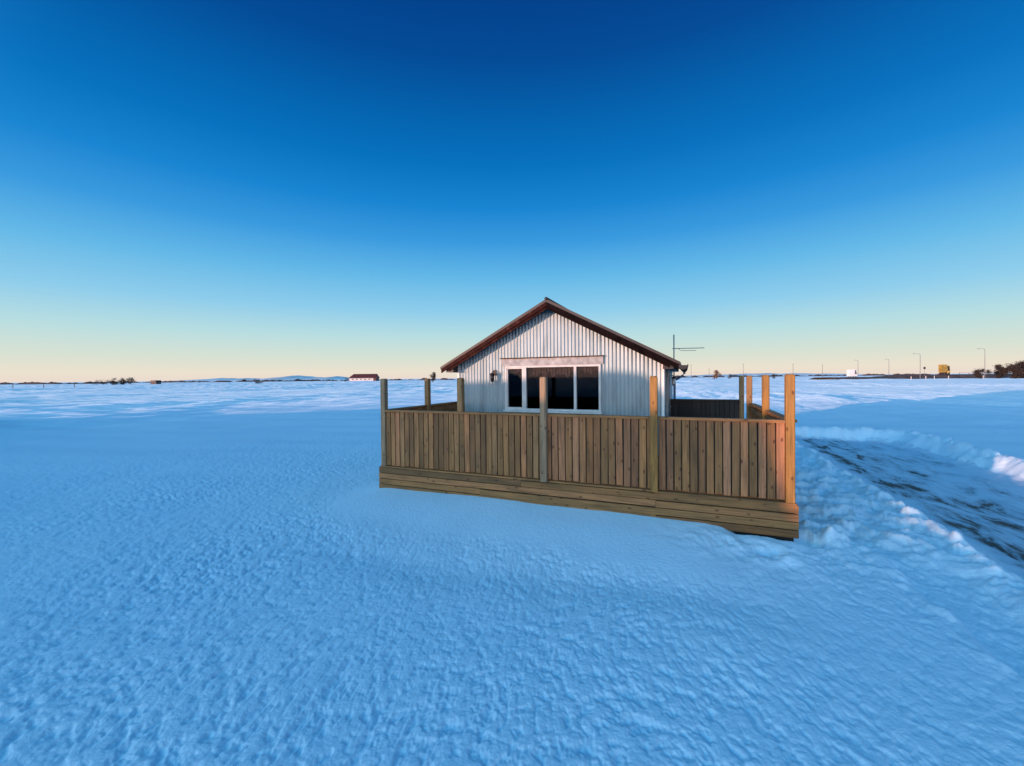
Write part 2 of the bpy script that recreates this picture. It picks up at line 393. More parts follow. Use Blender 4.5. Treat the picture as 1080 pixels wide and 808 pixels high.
# polar sheet: fine near the viewer and in front, out to the horizon
rs = [.25, .5, .75, 1.0, 1.2, 1.4]
while rs[-1] < 7000:
    r = rs[-1]; rs.append(r + min(max(r * r / 1000.0, .004), (.0065 if r < 110 else .016) * r))
rs = np.array(rs)
th = [-math.radians(62)]
while th[-1] < math.radians(62): th.append(th[-1] + math.radians(.10))
t_ = th[-1]
while t_ < math.radians(298) - math.radians(.6):
    t_ += math.radians(.55); th.append(t_)
th = np.array(th)
nR, nT = len(rs), len(th)
RR, TT = np.meshgrid(rs, th, indexing='ij')
X = RR * np.sin(TT); Y = RR * np.cos(TT)
Z = np.empty_like(X)
for k in range(0, nR, 64):
    Z[k:k + 64] = terrain(X[k:k + 64], Y[k:k + 64])
co = np.stack([X, Y, Z], -1).reshape(-1, 3).astype(np.float32)
ii, jj = np.meshgrid(np.arange(nR - 1), np.arange(nT), indexing='ij')
j2 = (jj + 1) % nT
quads = np.stack([ii * nT + jj, ii * nT + j2, (ii + 1) * nT + j2, (ii + 1) * nT + jj], -1).reshape(-1, 4)
quads = quads[:, ::-1]
cidx = len(co)
co = np.vstack([co, [[0, 0, float(terrain(np.array([0.0]), np.array([0.0]))[0])]]]).astype(np.float32)
tris = np.stack([np.full(nT, cidx), (np.arange(nT) + 1) % nT, np.arange(nT)], -1)
me = bpy.data.meshes.new('snow_field')
me.vertices.add(len(co)); me.vertices.foreach_set('co', co.ravel())
nl = quads.size + tris.size
me.loops.add(nl); me.loops.foreach_set('vertex_index', np.concatenate([quads.ravel(), tris.ravel()]).astype(np.int32))
npoly = len(quads) + len(tris)
me.polygons.add(npoly)
ls = np.concatenate([np.arange(len(quads)) * 4, quads.size + np.arange(len(tris)) * 3]).astype(np.int32)
me.polygons.foreach_set('loop_start', ls)
me.polygons.foreach_set('use_smooth', np.ones(npoly, dtype=bool))
me.update(calc_edges=True); me.validate()
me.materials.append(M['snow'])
fo = bpy.data.objects.new('snow_field', me); COL.objects.link(fo); fo['kind'] = 'structure'
# make sure it faces up
if me.polygons[len(quads) // 2].normal.z < 0: me.flip_normals()

# cleared track sheet
na, ndd = 70, 500
aa = np.linspace(TA0 - .05, TA1 + .05, na); dd = np.linspace(TD0, TD1 + .05, ndd)
A, D = np.meshgrid(aa, dd, indexing='ij')
tx = L0[0] + A * U[0] + D * V[0]; ty = L0[1] + A * U[1] + D * V[1]
tz = terrain(tx, ty) + .006
sdt = rbox(A, D, TA0, TA1, TD0, TD1, .9) + .22 * perlin(A * 1.1, D * .9) + .08 * perlin(A * 4, D * 4)
mb = MB()
keep = sdt < .10
idx = np.arange(na * ndd).reshape(na, ndd)
fs = []
for i in range(na - 1):
    for j in range(ndd - 1):
        if keep[i, j] and keep[i + 1, j] and keep[i, j + 1] and keep[i + 1, j + 1]:
            fs.append((int(idx[i, j]), int(idx[i + 1, j]), int(idx[i + 1, j + 1]), int(idx[i, j + 1])))
mb.add(list(zip(tx.ravel().tolist(), ty.ravel().tolist(), tz.ravel().tolist())), fs, list(zip(A.ravel().tolist(), D.ravel().tolist(), sdt.ravel().tolist())))
tr_o = mb.build('track', M['track'], None, True); tr_o['kind'] = 'structure'

# ---------------------------------------------------------------- deck with its fence
deck = empty('wooden_deck', P(3.0, 1.3, -.1), 'weathered wooden deck with tall posts and slatted fence around the cabin', 'deck')
FT = 1.36; BB = .394; AR = 6.045
mb = MB()
for k in range(44):
    d0 = .06 + k * .106
    if d0 < 2.55: mb.box(.04, AR - .04, d0, d0 + .1, .35, .38, 'a')
    elif d0 < 4.6: mb.box(4.62, AR - .04, d0, d0 + .1, .35, .38, 'a')
part(mb, 'deck_floor', M['skirt'], deck)
def tint_for(kind):
    return {'g': (.05 + .1 * random.random(), .5, .5), 'm': (.45 + .1 * random.random(), .55, .5), 'o': (.92, .75, .5)}[kind]
posts = [(0.0, 0, 'g', 0), (1.508, .0, 'm', .055), (2.97, -.075, 'g', -1), (4.503, -.075, 'o', -1), (AR, 0, 'o', 0),
         (0, 1.337, 'm', 0), (AR, 1.65, 'o', 0), (AR, 3.47, 'm', 0), (AR, 4.72, 'm', 0)]
PB = .372
for a, d, k, o in posts:
    mb = MB(); dz = random.uniform(-.012, .012)
    dd_ = d + (o if o > 0 else 0)
    mb.post(a, dd_, PB if d < 0 else .30, 1.885 + dz, .095, tint_for(k))
    part(mb, 'post', M['post'], deck)
# front fence, four bays of upright boards
bays = [(.052, 1.46), (1.46, 2.92), (2.97, 4.45), (4.555, AR - .052)]
edges = [0.052, 1.51, 2.965, 4.505, AR - .05]
for bi in range(4):
    mb = MB(); x0, x1 = edges[bi], edges[bi + 1]
    if bi == 3: x0 += .05
    n = 15; pt = (x1 - x0) / n
    for k in range(n):
        w = pt - random.uniform(.011, .019)
        c = x0 + (k + .5) * pt
        if bi < 2 : t0 = random.choice([random.uniform(0, .45), random.uniform(.2, .7)])
        else: t0 = random.uniform(.2, 1.0)
        j = random.uniform(-.004, .004)
        mb.box(c - w / 2, c + w / 2, -.022 + j * .5, -.001 + j * .5, BB + random.uniform(-.006, .006), FT - .035, 'z', (t0, random.random(), random.random()), skew=random.uniform(-.004, .004))
    part(mb, 'slat_panel', M['boards'], deck)
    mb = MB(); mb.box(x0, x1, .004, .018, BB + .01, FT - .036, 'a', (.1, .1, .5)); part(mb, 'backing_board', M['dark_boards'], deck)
    for zr in (BB + .08, FT - .16):
        mb = MB(); mb.box(x0, x1, .020, .060, zr, zr + .09, 'a', (.3, .3, .5)); part(mb, 'rail', M['skirt'], deck)
mb = MB(); mb.box(.05, 2.92, -.05, .05, FT - .033, FT, 'a', (.15, .7, .5)); mb.box(2.923, AR - .05, -.05, .05, FT - .033, FT + .001, 'a', (.5, .8, .5))
part(mb, 'top_rail', M['skirt'], deck)
mb = MB()
mb.box(-.06, 4.5, -.060, .0, BB - .036, BB - .012, 'a', (.2, .8, .5)); mb.box(4.503, AR + .06, -.062, .0, BB - .05, BB - .022, 'a', (.2, .6, .5))
part(mb, 'bottom_rail', M['skirt'], deck)
# skirt: lying boards, four courses, joints staggered
mb = MB(); zt = BB - .040
for r in range(4):
    z1 = zt - r * .097; z0 = z1 - .086
    cut = [2.6, 4.52, 1.9, 4.52, 3.0, 4.5][r]
    pr = -.070 - .004 * (r % 2)
    dz = random.uniform(-.004, .004)
    mb.box(-.075, cut - .003, pr, pr + .03, z0, z1, 'a'); mb.box(cut, AR + .075, pr - .002, pr + .03, z0 + dz - .006, z1 + dz - .006, 'a')
for side, s0, dend in ((-.075, 0, 2.6), (AR + .045, 0, 3.4)):
    for r in range(4):
        z1 = zt - r * .097
        mb.box(side, side + .03, -.036, dend, z1 - .086, z1, 'd')
part(mb, 'skirt', M['skirt'], deck)
mb = MB(); mb.box(-.035, AR + .035, -.02, -.005, -.2, zt + .0, 'a', (.0, .0, .0)); part(mb, 'skirt_shade_sheet', M['dark_boards'], deck)  # added dark sheet standing in for the shade behind and under the skirt
# side fences
def side_panel(a, d0, d1, inner):
    n = max(3, int(round((d1 - d0) / .098))); pt = (d1 - d0) / n
    mb = MB()
    for k in range(n):
        w = pt - random.uniform(.011, .018); c = d0 + (k + .5) * pt
        mb.box(a - .011, a + .011, c - w / 2, c + w / 2, BB, FT - .035, 'z', (random.random(), random.random(), random.random()))
    part(mb, 'slat_panel', M['boards'], deck)
    for zr in (FT - .16, BB + .08):
        mb = MB(); mb.box(a + inner, a + inner + .04, d0, d1, zr, zr + .09, 'd', (.3, .4, .5)); part(mb, 'rail', M['skirt'], deck)
    mb = MB(); mb.box(a - .05, a + .05, d0, d1, FT - .033, FT - .002, 'd', (.2, .6, .5)); part(mb, 'top_rail', M['skirt'], deck)
side_panel(-.036, .05, 1.29, .013); side_panel(-.036, 1.385, 2.60, .013)
side_panel(AR + .036, .05, 1.60, -.053); side_panel(AR + .036, 1.70, 3.42, -.053)
# back fence, dark boards
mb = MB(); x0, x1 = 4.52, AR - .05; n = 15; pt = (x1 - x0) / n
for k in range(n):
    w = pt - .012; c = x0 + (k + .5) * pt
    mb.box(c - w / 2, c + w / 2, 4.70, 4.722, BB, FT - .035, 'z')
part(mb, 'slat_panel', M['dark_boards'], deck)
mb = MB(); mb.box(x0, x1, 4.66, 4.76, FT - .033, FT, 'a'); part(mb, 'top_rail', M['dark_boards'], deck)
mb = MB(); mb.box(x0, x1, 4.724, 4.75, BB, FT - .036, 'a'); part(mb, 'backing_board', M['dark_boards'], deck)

# ---------------------------------------------------------------- cabin
HW = 4.484; D0 = 2.63; D1 = 8.15; RA = HW / 2
cabin = empty('cabin', P(RA, 5.4, -.1), 'small gabled cabin clad in pale corrugated sheet with wide dark window', 'cabin')
SL = math.tan(math.radians(27.9))
ZR = 3.52; OH = .30; EO = .32
def roof_top(a): return ZR - abs(a - RA) * SL
WZ = .10                                   # roof build-up above the wall top
WIN = (1.186, 3.303, 1.185, 2.16)          # a0 a1 z0 z1
def corr(f0, f1, zlo, zhi, place, pitch=.076, amp=.0085, per=8):
    """one strip of corrugated sheet between f0 and f1; zlo/zhi are functions of f"""
    n = max(2, int((f1 - f0) / pitch * per)); vs = []; fs = []
    for i in range(n + 1):
        f = f0 + (f1 - f0) * i / n
        o = amp * math.sin(2 * math.pi * f / pitch)
        vs.append(place(f, o, zlo(f))); vs.append(place(f, o, zhi(f)))
    for i in range(n): fs.append((2 * i, 2 * i + 2, 2 * i + 3, 2 * i + 1))
    return vs, fs
front = lambda f, o, z: P(f, D0 - .012 - o, z)
top = lambda f: roof_top(f) - WZ
mb = MB()
e = .02
for f0, f1, lo, hi in ((0, WIN[0] + e, lambda f: .30, top), (WIN[1] - e, HW, lambda f: .30, top), (WIN[0] + e, WIN[1] - e, lambda f: WIN[3] - e, top), (WIN[0] + e, WIN[1] - e, lambda f: .30, lambda f: WIN[2] + e)):
    vs, fs = corr(f0, f1, lo, hi, front); mb.add(vs, fs)
gw = part(mb, 'gable_wall', M['sheet'], cabin, True)
for nm, placef in (('side_wall', lambda f, o, z: P(HW + .012 + o, f, z)), ('side_wall', lambda f, o, z: P(-.012 - o, f, z))):
    mb = MB()
    if nm == 'side_wall':
        vs, fs = corr(D0, D1, lambda f: .30, lambda f: roof_top(0) - WZ, placef); mb.add(vs, fs)
    part(mb, nm, M['sheet'], cabin, True)
mb = MB(); vs, fs = corr(0, HW, lambda f: .30, top, lambda f, o, z: P(f, D1 + .012 + o, z)); mb.add(vs, fs)
part(mb, 'back_wall', M['sheet'], cabin, True)
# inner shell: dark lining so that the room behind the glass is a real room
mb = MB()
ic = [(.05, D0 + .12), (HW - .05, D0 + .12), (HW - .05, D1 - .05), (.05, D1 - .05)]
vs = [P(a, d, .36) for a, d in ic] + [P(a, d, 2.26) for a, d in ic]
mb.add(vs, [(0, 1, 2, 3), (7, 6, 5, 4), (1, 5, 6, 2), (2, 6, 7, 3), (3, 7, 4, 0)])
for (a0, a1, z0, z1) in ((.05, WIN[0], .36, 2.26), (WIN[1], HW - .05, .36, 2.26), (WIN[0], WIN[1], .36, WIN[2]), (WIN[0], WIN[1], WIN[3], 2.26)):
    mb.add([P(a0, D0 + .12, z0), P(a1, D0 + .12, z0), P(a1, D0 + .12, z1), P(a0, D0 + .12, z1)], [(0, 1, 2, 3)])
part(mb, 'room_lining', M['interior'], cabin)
mb = MB(); mb.box(.0, HW, D0 + .01, D1, -.15, .30, 'a'); part(mb, 'base', M['dark_boards'], cabin)
# corner trims
for a in (-.028, HW - .022):
    mb = MB(); mb.box(a, a + .05, D0 - .030, D0 + .03, .30, roof_top(0) - WZ - .02); part(mb, 'corner_trim', M['white'], cabin)
# roof: two slabs
roof = None
mb = MB()
dF, dB = D0 - OH, D1 + OH
for s in (-1, 1):
    aE = RA + s * (RA + EO)
    zt_, zb = roof_top(aE), roof_top(aE) - .05
    o = [P(RA, dF, ZR), P(aE, dF, zt_), P(aE, dF, zt_ - .055), P(RA, dF, ZR - .062)]
    if s < 0: o = o[::-1]
    mb.prism(o, np.array(P(0, dB)) - np.array(P(0, dF)))
roof = part(mb, 'roof', M['roof'], cabin)
mb = MB(); mb.tube([P(RA, dF - .01, ZR + .005), P(RA, dB, ZR + .005)], .035, 8); adopt(mb.build('ridge_cap', M['roof'], None, True), roof)
# bargeboards on the front gable: a tall outer board and a narrow lower one set back
for s in (-1, 1):
    aE = RA + s * (RA + EO - .02)
    for nm, dz0, dz1, df, dk, reach in (('bargeboard', .050, .150, dF + .004, .028, 1.0), ('bargeboard_trim', .142, .205, dF + .028, .03, .93)):
        aT = RA + s * (RA + EO - .02) * reach
        o = [P(RA, df, ZR - dz0), P(aT, df, roof_top(aT) - dz0), P(aT, df, roof_top(aT) - dz1), P(RA, df, ZR - dz1)]
        if s < 0: o = o[::-1]
        mb = MB(); mb.prism(o, np.array(P(0, dk)) - np.array(P(0, 0)))
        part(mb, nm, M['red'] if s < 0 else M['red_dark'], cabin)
    # soffit box along the eave
    mb = MB()
    a0 = -EO + .12 if s < 0 else HW + .015; a1 = -.015 if s < 0 else HW + EO - .12
    zt_ = roof_top(0) - .09
    if s < 0: o = [P(a0, dF + .06, roof_top(a0) - .075), P(a0, dF + .06, roof_top(a0) - .19), P(a1, dF + .06, roof_top(a0) - .19), P(a1, dF + .06, roof_top(a1) - .075)]
    else: o = [P(a0, dF + .06, roof_top(a0) - .075), P(a0, dF + .06, roof_top(a1) - .19), P(a1, dF + .06, roof_top(a1) - .19), P(a1, dF + .06, roof_top(a1) - .075)]
    mb.prism(o, np.array(P(0, dB - .06)) - np.array(P(0, dF + .06)))
    part(mb, 'soffit', M['roof'], cabin)
# gutter along the right eave and its downpipe at the far end
aG = HW + EO + .045; zG = roof_top(HW + EO) - .062
mb = MB(); n = 10
n = 16
prof = [(aG + 0.078 * math.cos(t), zG + .0 - 0.078 * math.sin(t)) for t in np.linspace(0, math.pi, n)]
pin = [(aG + 0.069 * math.cos(t), zG + .0 - 0.069 * math.sin(t)) for t in np.linspace(math.pi, 0, n)]
ol = [P(a, dF + .01, z) for a, z in prof + pin]
mb.prism(ol, np.array(P(0, dB - .02)) - np.array(P(0, dF + .01)))
cap = [P(a, dF + .002, z) for a, z in prof]; mb.prism(cap, np.array(P(0, .006)) - np.array(P(0, 0)))
gut = part(mb, 'gutter', M['gutter'], cabin)
for k in range(6):
    dk = dF + .25 + k * .95
    mb = MB(); mb.tube([P(aG + .084 * math.cos(t), dk, zG - .084 * math.sin(t)) for t in np.linspace(-.3, math.pi, 9)], .007, 6); adopt(mb.build('gutter_bracket', M['gutter'], None, True), gut)
mb = MB(); dP = 8.0
mb.tube([P(aG, dP, zG - .06), P(aG, dP, zG - .12), P(aG - .04, dP, zG - .18), P(4.62, dP, zG - .30), P(4.57, dP, zG - .36), P(4.565, dP, zG - .5), P(4.565, dP, .25)], .036, 10)
part(mb, 'downpipe', M['pipe'], cabin, True)
# window
wx0, wx1, wz0, wz1 = WIN
win = None
fw = .042
mb = MB(); dA, dB_ = D0 - .045, D0 + .06
mb.box(wx0, wx0 + fw, dA, dB_, wz0, wz1, 'z'); mb.box(wx1 - fw, wx1, dA, dB_, wz0, wz1, 'z')
mb.box(wx0 + fw, wx1 - fw, dA, dB_, wz0, wz0 + fw, 'a'); mb.box(wx0 + fw, wx1 - fw, dA, dB_, wz1 - fw, wz1, 'a')
win = part(mb, 'window', M['trim'], cabin)
for a0, a1 in ((1.612, 1.689), (2.745, 2.799)):
    mb = MB(); mb.box(a0, a1, dA + .005, dB_, wz0 + fw, wz1 - fw, 'z'); adopt(mb.build('mullion', M['trim'], None), win)
# opening light on the left has its own sash
mb = MB(); a0, a1 = wx0 + fw, 1.612; z0, z1 = wz0 + fw, wz1 - fw; sw = .024
mb.box(a0, a0 + sw, dA + .012, dB_, z0, z1, 'z'); mb.box(a1 - sw, a1, dA + .012, dB_, z0, z1, 'z'); mb.box(a0 + sw, a1 - sw, dA + .012, dB_, z0, z0 + sw, 'a'); mb.box(a0 + sw, a1 - sw, dA + .012, dB_, z1 - sw, z1, 'a')
adopt(mb.build('sash', M['trim'], None), win)
for a0, a1 in ((wx0 + fw + .02, 1.595), (1.685, 2.748), (2.796, wx1 - fw + .004)):
    mb = MB(); mb.box(a0, a1, D0 + .010, D0 + .016, wz0 + fw - .004, wz1 - fw + .004); adopt(mb.build('pane', M['glass'], None), win)
mb = MB(); mb.box(wx0 - .03, wx1 + .03, D0 - .085, D0 - .024, wz0 - .038, wz0 - .003, 'a'); adopt(mb.build('sill', M['trim'], None), win)
mb = MB(); mb.box(1.110, 3.357, D0 - .052, D0 - .024, wz1 + .003, 2.315, 'a'); part(mb, 'window_header', M['header'], cabin)
mb = MB(); mb.box(1.085, 3.380, D0 - .085, D0 - .023, 2.318, 2.336, 'a'); part(mb, 'header_flashing', M['red'], cabin)
# curtains inside, hung as a short valance
for (a0, a1, h0, nm) in ((wx0 + .09, 1.60, .16, 'narrow left pane'), (1.70, 2.73, .20, 'broad middle pane'), (2.81, wx1 - .06, .15, 'right hand pane')):
    vs = []; fs = []; n = int((a1 - a0) / .008)
    for i in range(n + 1):
        a = a0 + (a1 - a0) * i / n
        f = .014 * math.sin(a * 95) + .006 * math.sin(a * 41)
        hh = h0 * (.55 + .45 * abs(math.sin(a * 13)) + .2 * math.sin(a * 37))
        vs += [P(a, D0 + .10 + f, wz1 - fw + .0), P(a, D0 + .10 + f, wz1 - fw - hh)]
    for i in range(n): fs.append((2 * i, 2 * i + 1, 2 * i + 3, 2 * i + 2))
    mb = MB(); mb.add(vs, fs)
    c = mb.build('window_curtain', M['curtain'], None, True)
    tag(c, 'short scalloped lace curtain inside the top of the ' + nm, 'curtain', 'short curtains inside the cabin window')
# lantern left of the window
def lantern(a, d, z, out):                 # out: unit (da,dd) away from the wall
    oa, od = out
    mb = MB()
    mb.tube([P(a, d, z + .02), P(a + oa * .10, d + od * .10, z + .035), P(a + oa * .12, d + od * .12, z - .0)], .010, 6)
    pa, pd = (abs(od), abs(oa))
    mb.box(a - .03 * pa - .008 * abs(oa), a + .03 * pa + .008 * abs(oa), d - .03 * pd - .008 * abs(od), d + .03 * pd + .008 * abs(od), z - .06, z + .07)
    w = part(mb, 'wall_lamp', M['black'], cabin)
    c = (a + oa * .12, d + od * .12)
    mb = MB(); mb.tube([P(c[0], c[1], z - .03), P(c[0], c[1], z - .17)], [.048, .040], 10); adopt(mb.build('lamp_glass', M['lampglass'] if oa else M['black'], None, True), w)
    mb = MB(); mb.tube([P(c[0], c[1], z + .01), P(c[0], c[1], z - .028), P(c[0], c[1], z - .032)], [.015, .075, .07], 10)
    adopt(mb.build('lamp_cap', M['black'], None, True), w)
    mb = MB(); mb.tube([P(c[0], c[1], z - .172), P(c[0], c[1], z - .20)], [.048, .02], 10); adopt(mb.build('lamp_base', M['black'], None, True), w)
lantern(.93, D0 - .03, 2.01, (0, -1))
mb = MB(); mb.box(.86, 1.10, D0 - .032, D0 - .026, 2.015, 2.035); part(mb, 'cable_cover', M['header'], cabin)
lantern(HW + .03, 4.58, 1.88, (1, 0))
# door on the right hand side
mb = MB(); mb.box(HW + .024, HW + .060, 3.55, 4.42, .40, 2.02); dr = part(mb, 'door', M['door'], cabin)
mb = MB(); mb.box(HW + .024, HW + .07, 3.47, 3.545, .40, 2.09); mb.box(HW + .024, HW + .07, 4.425, 4.50, .40, 2.09); mb.box(HW + .024, HW + .07, 3.548, 4.422, 2.023, 2.09); adopt(mb.build('door_frame', M['header'], None), dr)
mb = MB(); mb.tube([P(HW + .06, 3.63, 1.25), P(HW + .11, 3.63, 1.25), P(HW + .11, 3.75, 1.25)], .010, 6); adopt(mb.build('door_handle', M['steel'], None), dr)
# aerial fixed to the far corner
aM, dM = 4.56, 7.7
mb = MB(); mb.tube([P(aM, dM, 1.75), P(aM, dM, 3.16)], .019, 8); an = part(mb, 'aerial', M['steel'], cabin, True)
mb = MB(); mb.tube([P(aM - .05, dM, 2.74), P(aM + .84, dM, 2.73)], .012, 6); adopt(mb.build('aerial_boom', M['steel'], None, True), an)
for k in range(9):
    a = aM + .06 + k * .093; hl = .17 - .008 * k
    mb = MB(); mb.tube([P(a, dM - hl, 2.727), P(a, dM + hl, 2.727)], .005, 5); adopt(mb.build('aerial_element', M['steel'], None), an)
mb = MB(); mb.tube([P(aM + .2, dM, 2.668), P(aM + .62, dM, 2.662)], .007, 5); mb.tube([P(aM + .2, dM, 2.668), P(aM + .12, dM, 2.735)], .006, 5); adopt(mb.build('aerial_brace', M['steel'], None), an)

# ---------------------------------------------------------------- far things
def gz(x, y): return float(terrain(np.array([float(x)]), np.array([float(y)]))[0])
def hor(px): return 398.5 - (px - 540) * .0096
def elev(px, y, Y): return CAMZ + (hor(px) - y) / 440.0 * Y     # height of something seen at pixel row y

# shrubs and small bare trees: trunk + twiggy crown
def shrub(name, label, cat, px, ytop, Y, wpx, mat, n, seed, group=None, spread=1.0, trunk_frac=.2):
    rd = random.Random(seed)
    x = at(px, Y); z0 = gz(x, Y) - .1
    H = max(.5, elev(px, ytop, Y) - z0); Wd = wpx / 440.0 * Y
    root = empty(name, (x, Y, z0), label, cat, group)
    mb = MB(); base = np.array([x, Y, z0])
    rt = .022 * H + .03
    mb.tube([base, base + np.array([.02 * H, 0, H * trunk_frac]), base + np.array([.0, 0, H * .6])], [rt, rt * .8, rt * .25], 6)
    for k in range(3):
        an = rd.uniform(0, 6.28); tip = base + np.array([math.cos(an) * Wd * .22, math.sin(an) * Wd * .22, H * rd.uniform(.5, .75)])
        mb.tube([base + np.array([0, 0, H * trunk_frac * .8]), tip], [rt * .6, rt * .15], 5)
    part(mb, 'trunk', mat, root)
    mb = MB(); vs = []; fs = []
    clumps = [(rd.uniform(-1, 1), rd.uniform(-1, 1), rd.uniform(.12, 1)) for _ in range(9)]
    for k in range(n):
        c = rd.choice(clumps)
        rr_ = math.hypot(c[0], c[1])
        zz = c[2] * (1 - .22 * rr_ * rr_) + rd.gauss(0, .10)
        pos = np.array([x + (c[0] * .8 + rd.gauss(0, .22)) * Wd / 2 * spread, Y + (c[1] * .8 + rd.gauss(0, .22)) * Wd / 2, z0 + H * min(max(zz, .04), 1.0)])
        dr_ = np.array([rd.gauss(0, .6), rd.gauss(0, .6), rd.uniform(.1, 1)]); dr_ /= np.linalg.norm(dr_)
        ln = H * rd.uniform(.06, .16); wd = .012 * H + .02
        sd_ = np.cross(dr_, np.array([rd.gauss(0, 1), rd.gauss(0, 1), .2])); sd_ /= np.linalg.norm(sd_) + 1e-9
        o = len(vs)
        vs += [pos - sd_ * wd, pos + sd_ * wd, pos + dr_ * ln + sd_ * wd * .3, pos + dr_ * ln - sd_ * wd * .3]
        fs.append((o, o + 1, o + 2, o + 3))
    mb.add(vs, fs); part(mb, 'crown', mat, root)
    return root
G1 = 'leafless bushes on the left horizon'
shrub('bush', 'ragged leafless bush at the left end of the far hedge clump', 'bush', 121, 398.9, 260, 7, M['bark'], 900, 1, G1)
shrub('bush', 'tallest dark leafless bush of the clump on the left horizon', 'bush', 130, 398.2, 262, 7, M['bark'], 900, 2, G1)
shrub('bush', 'right hand leafless bush of the clump, beside the small dark shed', 'bush', 138, 398.4, 258, 7, M['bark'], 700, 3, G1)
shrub('bush', 'low wide scrubby bush just left of the clump', 'bush', 109, 400.6, 270, 14, M['bark'], 700, 4, G1)
shrub('bush', 'low dark bush alone on the snow edge below the pale hills', 'bush', 272, 399.6, 230, 8, M['bark'], 700, 5)
shrub('bare_tree', 'small bare tree seen between the left fence posts', 'tree', 457, 393.3, 240, 6.5, M['bark'], 900, 6)
shrub('bush', 'low dark bush at the left end of the red roofed barn', 'bush', 365.5, 398.3, 380, 5, M['bark'], 500, 7)
shrub('bare_tree', 'ochre bare tree on the horizon right of the cabin', 'tree', 756, 391.0, 260, 6.5, M['orange_twigs'], 900, 8)
G2 = 'dark bushes by the road at the right edge'
shrub('bush', 'big dark bush at the right edge of the view by the road', 'bush', 1073, 381.2, 150, 18, M['bark'], 4200, 9, G2)
shrub('bush', 'middle sized brown bush between road lamp and big dark bush', 'bush', 1052, 385.6, 155, 10, M['bark'], 1800, 10, G2)
shrub('bush', 'low dark bush at the foot of the tallest road lamp', 'bush', 1036, 388.0, 152, 9, M['bark'], 1500, 12, G2)
shrub('bush', 'small dark bush between the right fence posts on the horizon', 'bush', 816, 394.3, 230, 3.5, M['bark'], 400, 13)
shrub('bush', 'tiny dark bush on the horizon left of the dark post', 'bush', 770, 394.6, 250, 4, M['bark'], 400, 14)

# low scrub that edges the whole plain
def scrub_strip(px0, px1, Y, hpx, seed, name, amp=.6, mat='scrub', lift=0.0):
    n = int((px1 - px0) * 2.5); vs = []; fs = []
    rg = np.random.default_rng(seed); ph = rg.uniform(0, 100)
    for i in range(n + 1):
        px = px0 + (px1 - px0) * i / n
        nz = float(fbm(np.array([px * .09 + ph]), np.array([ph]), 4, .6)[0])
        yy = Y * (1 + .04 * math.sin(px * .02 + ph)); x = at(px, yy)
        h = max(.15, hpx * (1 + amp * 1.8 * nz)) / 440 * Y
        z0 = gz(x, yy) - .2
        vs += [(x, yy - 6, z0), (x, yy - 1.5, z0 + .2 + h * .75), (x, yy, z0 + .2 + h), (x, yy + 6, z0)]
    for i in range(n):
        for k in range(3): fs.append((4 * i + k, 4 * i + 4 + k, 4 * i + 5 + k, 4 * i + 1 + k))
    mb = MB(); mb.add(vs, fs)
    o = mb.build(name, M[mat], None, False); o['kind'] = 'stuff'
    tag(o, None)
    return o
o = scrub_strip(-60, 108, 420, 1.6, 3, 'scrub', .7); tag(o, 'dark low scrub along the horizon at the far left', 'scrub')
o = scrub_strip(100, 540, 560, 1.2, 4, 'scrub', .8); tag(o, 'thin dark scrub line along the horizon left of the cabin', 'scrub')
o = scrub_strip(700, 1000, 600, 1.3, 6, 'scrub', .8); tag(o, 'thin brown scrub line along the horizon right of the cabin', 'scrub')

# pale hills far away
def hills(px0, px1, Y, hpx, seed, name):
    n = 120; vs = []; fs = []
    for i in range(n + 1):
        px = px0 + (px1 - px0) * i / n; t = i / n
        nz = float(fbm(np.array([px * .03 + seed]), np.array([seed * 1.7]), 5, .5)[0])
        h = hpx * (math.sin(math.pi * t) ** .6) * (1 + .55 * nz) / 440 * Y + 2
        x = at(px, Y)
        for k, (dy, f) in enumerate(((-700, 0), (-330, .55), (0, 1), (600, 0))):
            vs.append((x, Y + dy, -3 + max(0, h * f * (1 + .25 * nz * (k == 1)))))
    for i in range(n):
        for k in range(3): fs.append((4 * i + k, 4 * i + 4 + k, 4 * i + 5 + k, 4 * i + 1 + k))
    mb = MB(); mb.add(vs, fs); o = mb.build(name, M['mountain'], None, True); o['kind'] = 'structure'
hills(275, 375, 5600, 4.6, 2.3, 'hills'); hills(195, 300, 6000, 2.6, 6.1, 'hills'); hills(715, 900, 6000, 2.2, 9.4, 'hills')

# barn
Yb = 470; x0, x1 = at(369.5, Yb), at(398.5, Yb); z0 = gz((x0 + x1) / 2, Yb)
barn = empty('barn', ((x0 + x1) / 2, Yb, z0), 'long low barn with dark red roof and pale walls on the horizon', 'barn')
wid = 11.0; he = z0 + 3.2; hr = z0 + 7.4
mb = MB(); mb.wbox(x0 + 1, x1 - 3.2, Yb - wid / 2, Yb + wid / 2, z0 - .5, he); part(mb, 'wall', M['palewall'], barn)
mb = MB(); mb.prism([(x1 - 3.19, Yb - wid / 2, z0 - .5), (x1 - 3.19, Yb + wid / 2, z0 - .5), (x1 - 3.19, Yb + wid / 2, he), (x1 - 3.19, Yb, hr - .3), (x1 - 3.19, Yb - wid / 2, he)], (3.0, 0, 0)); part(mb, 'gable_end', M['darkred'], barn)
mb = MB(); e = .6
vs = [(x0 + .3, Yb - wid / 2 - e, he - .2), (x1 + .3, Yb - wid / 2 - e, he - .2), (x1 - .6, Yb, hr), (x0 + 4.0, Yb, hr), (x1 + .3, Yb + wid / 2 + e, he - .2), (x0 + .3, Yb + wid / 2 + e, he - .2)]
vs += [(v[0], v[1], v[2] + .35) for v in vs]
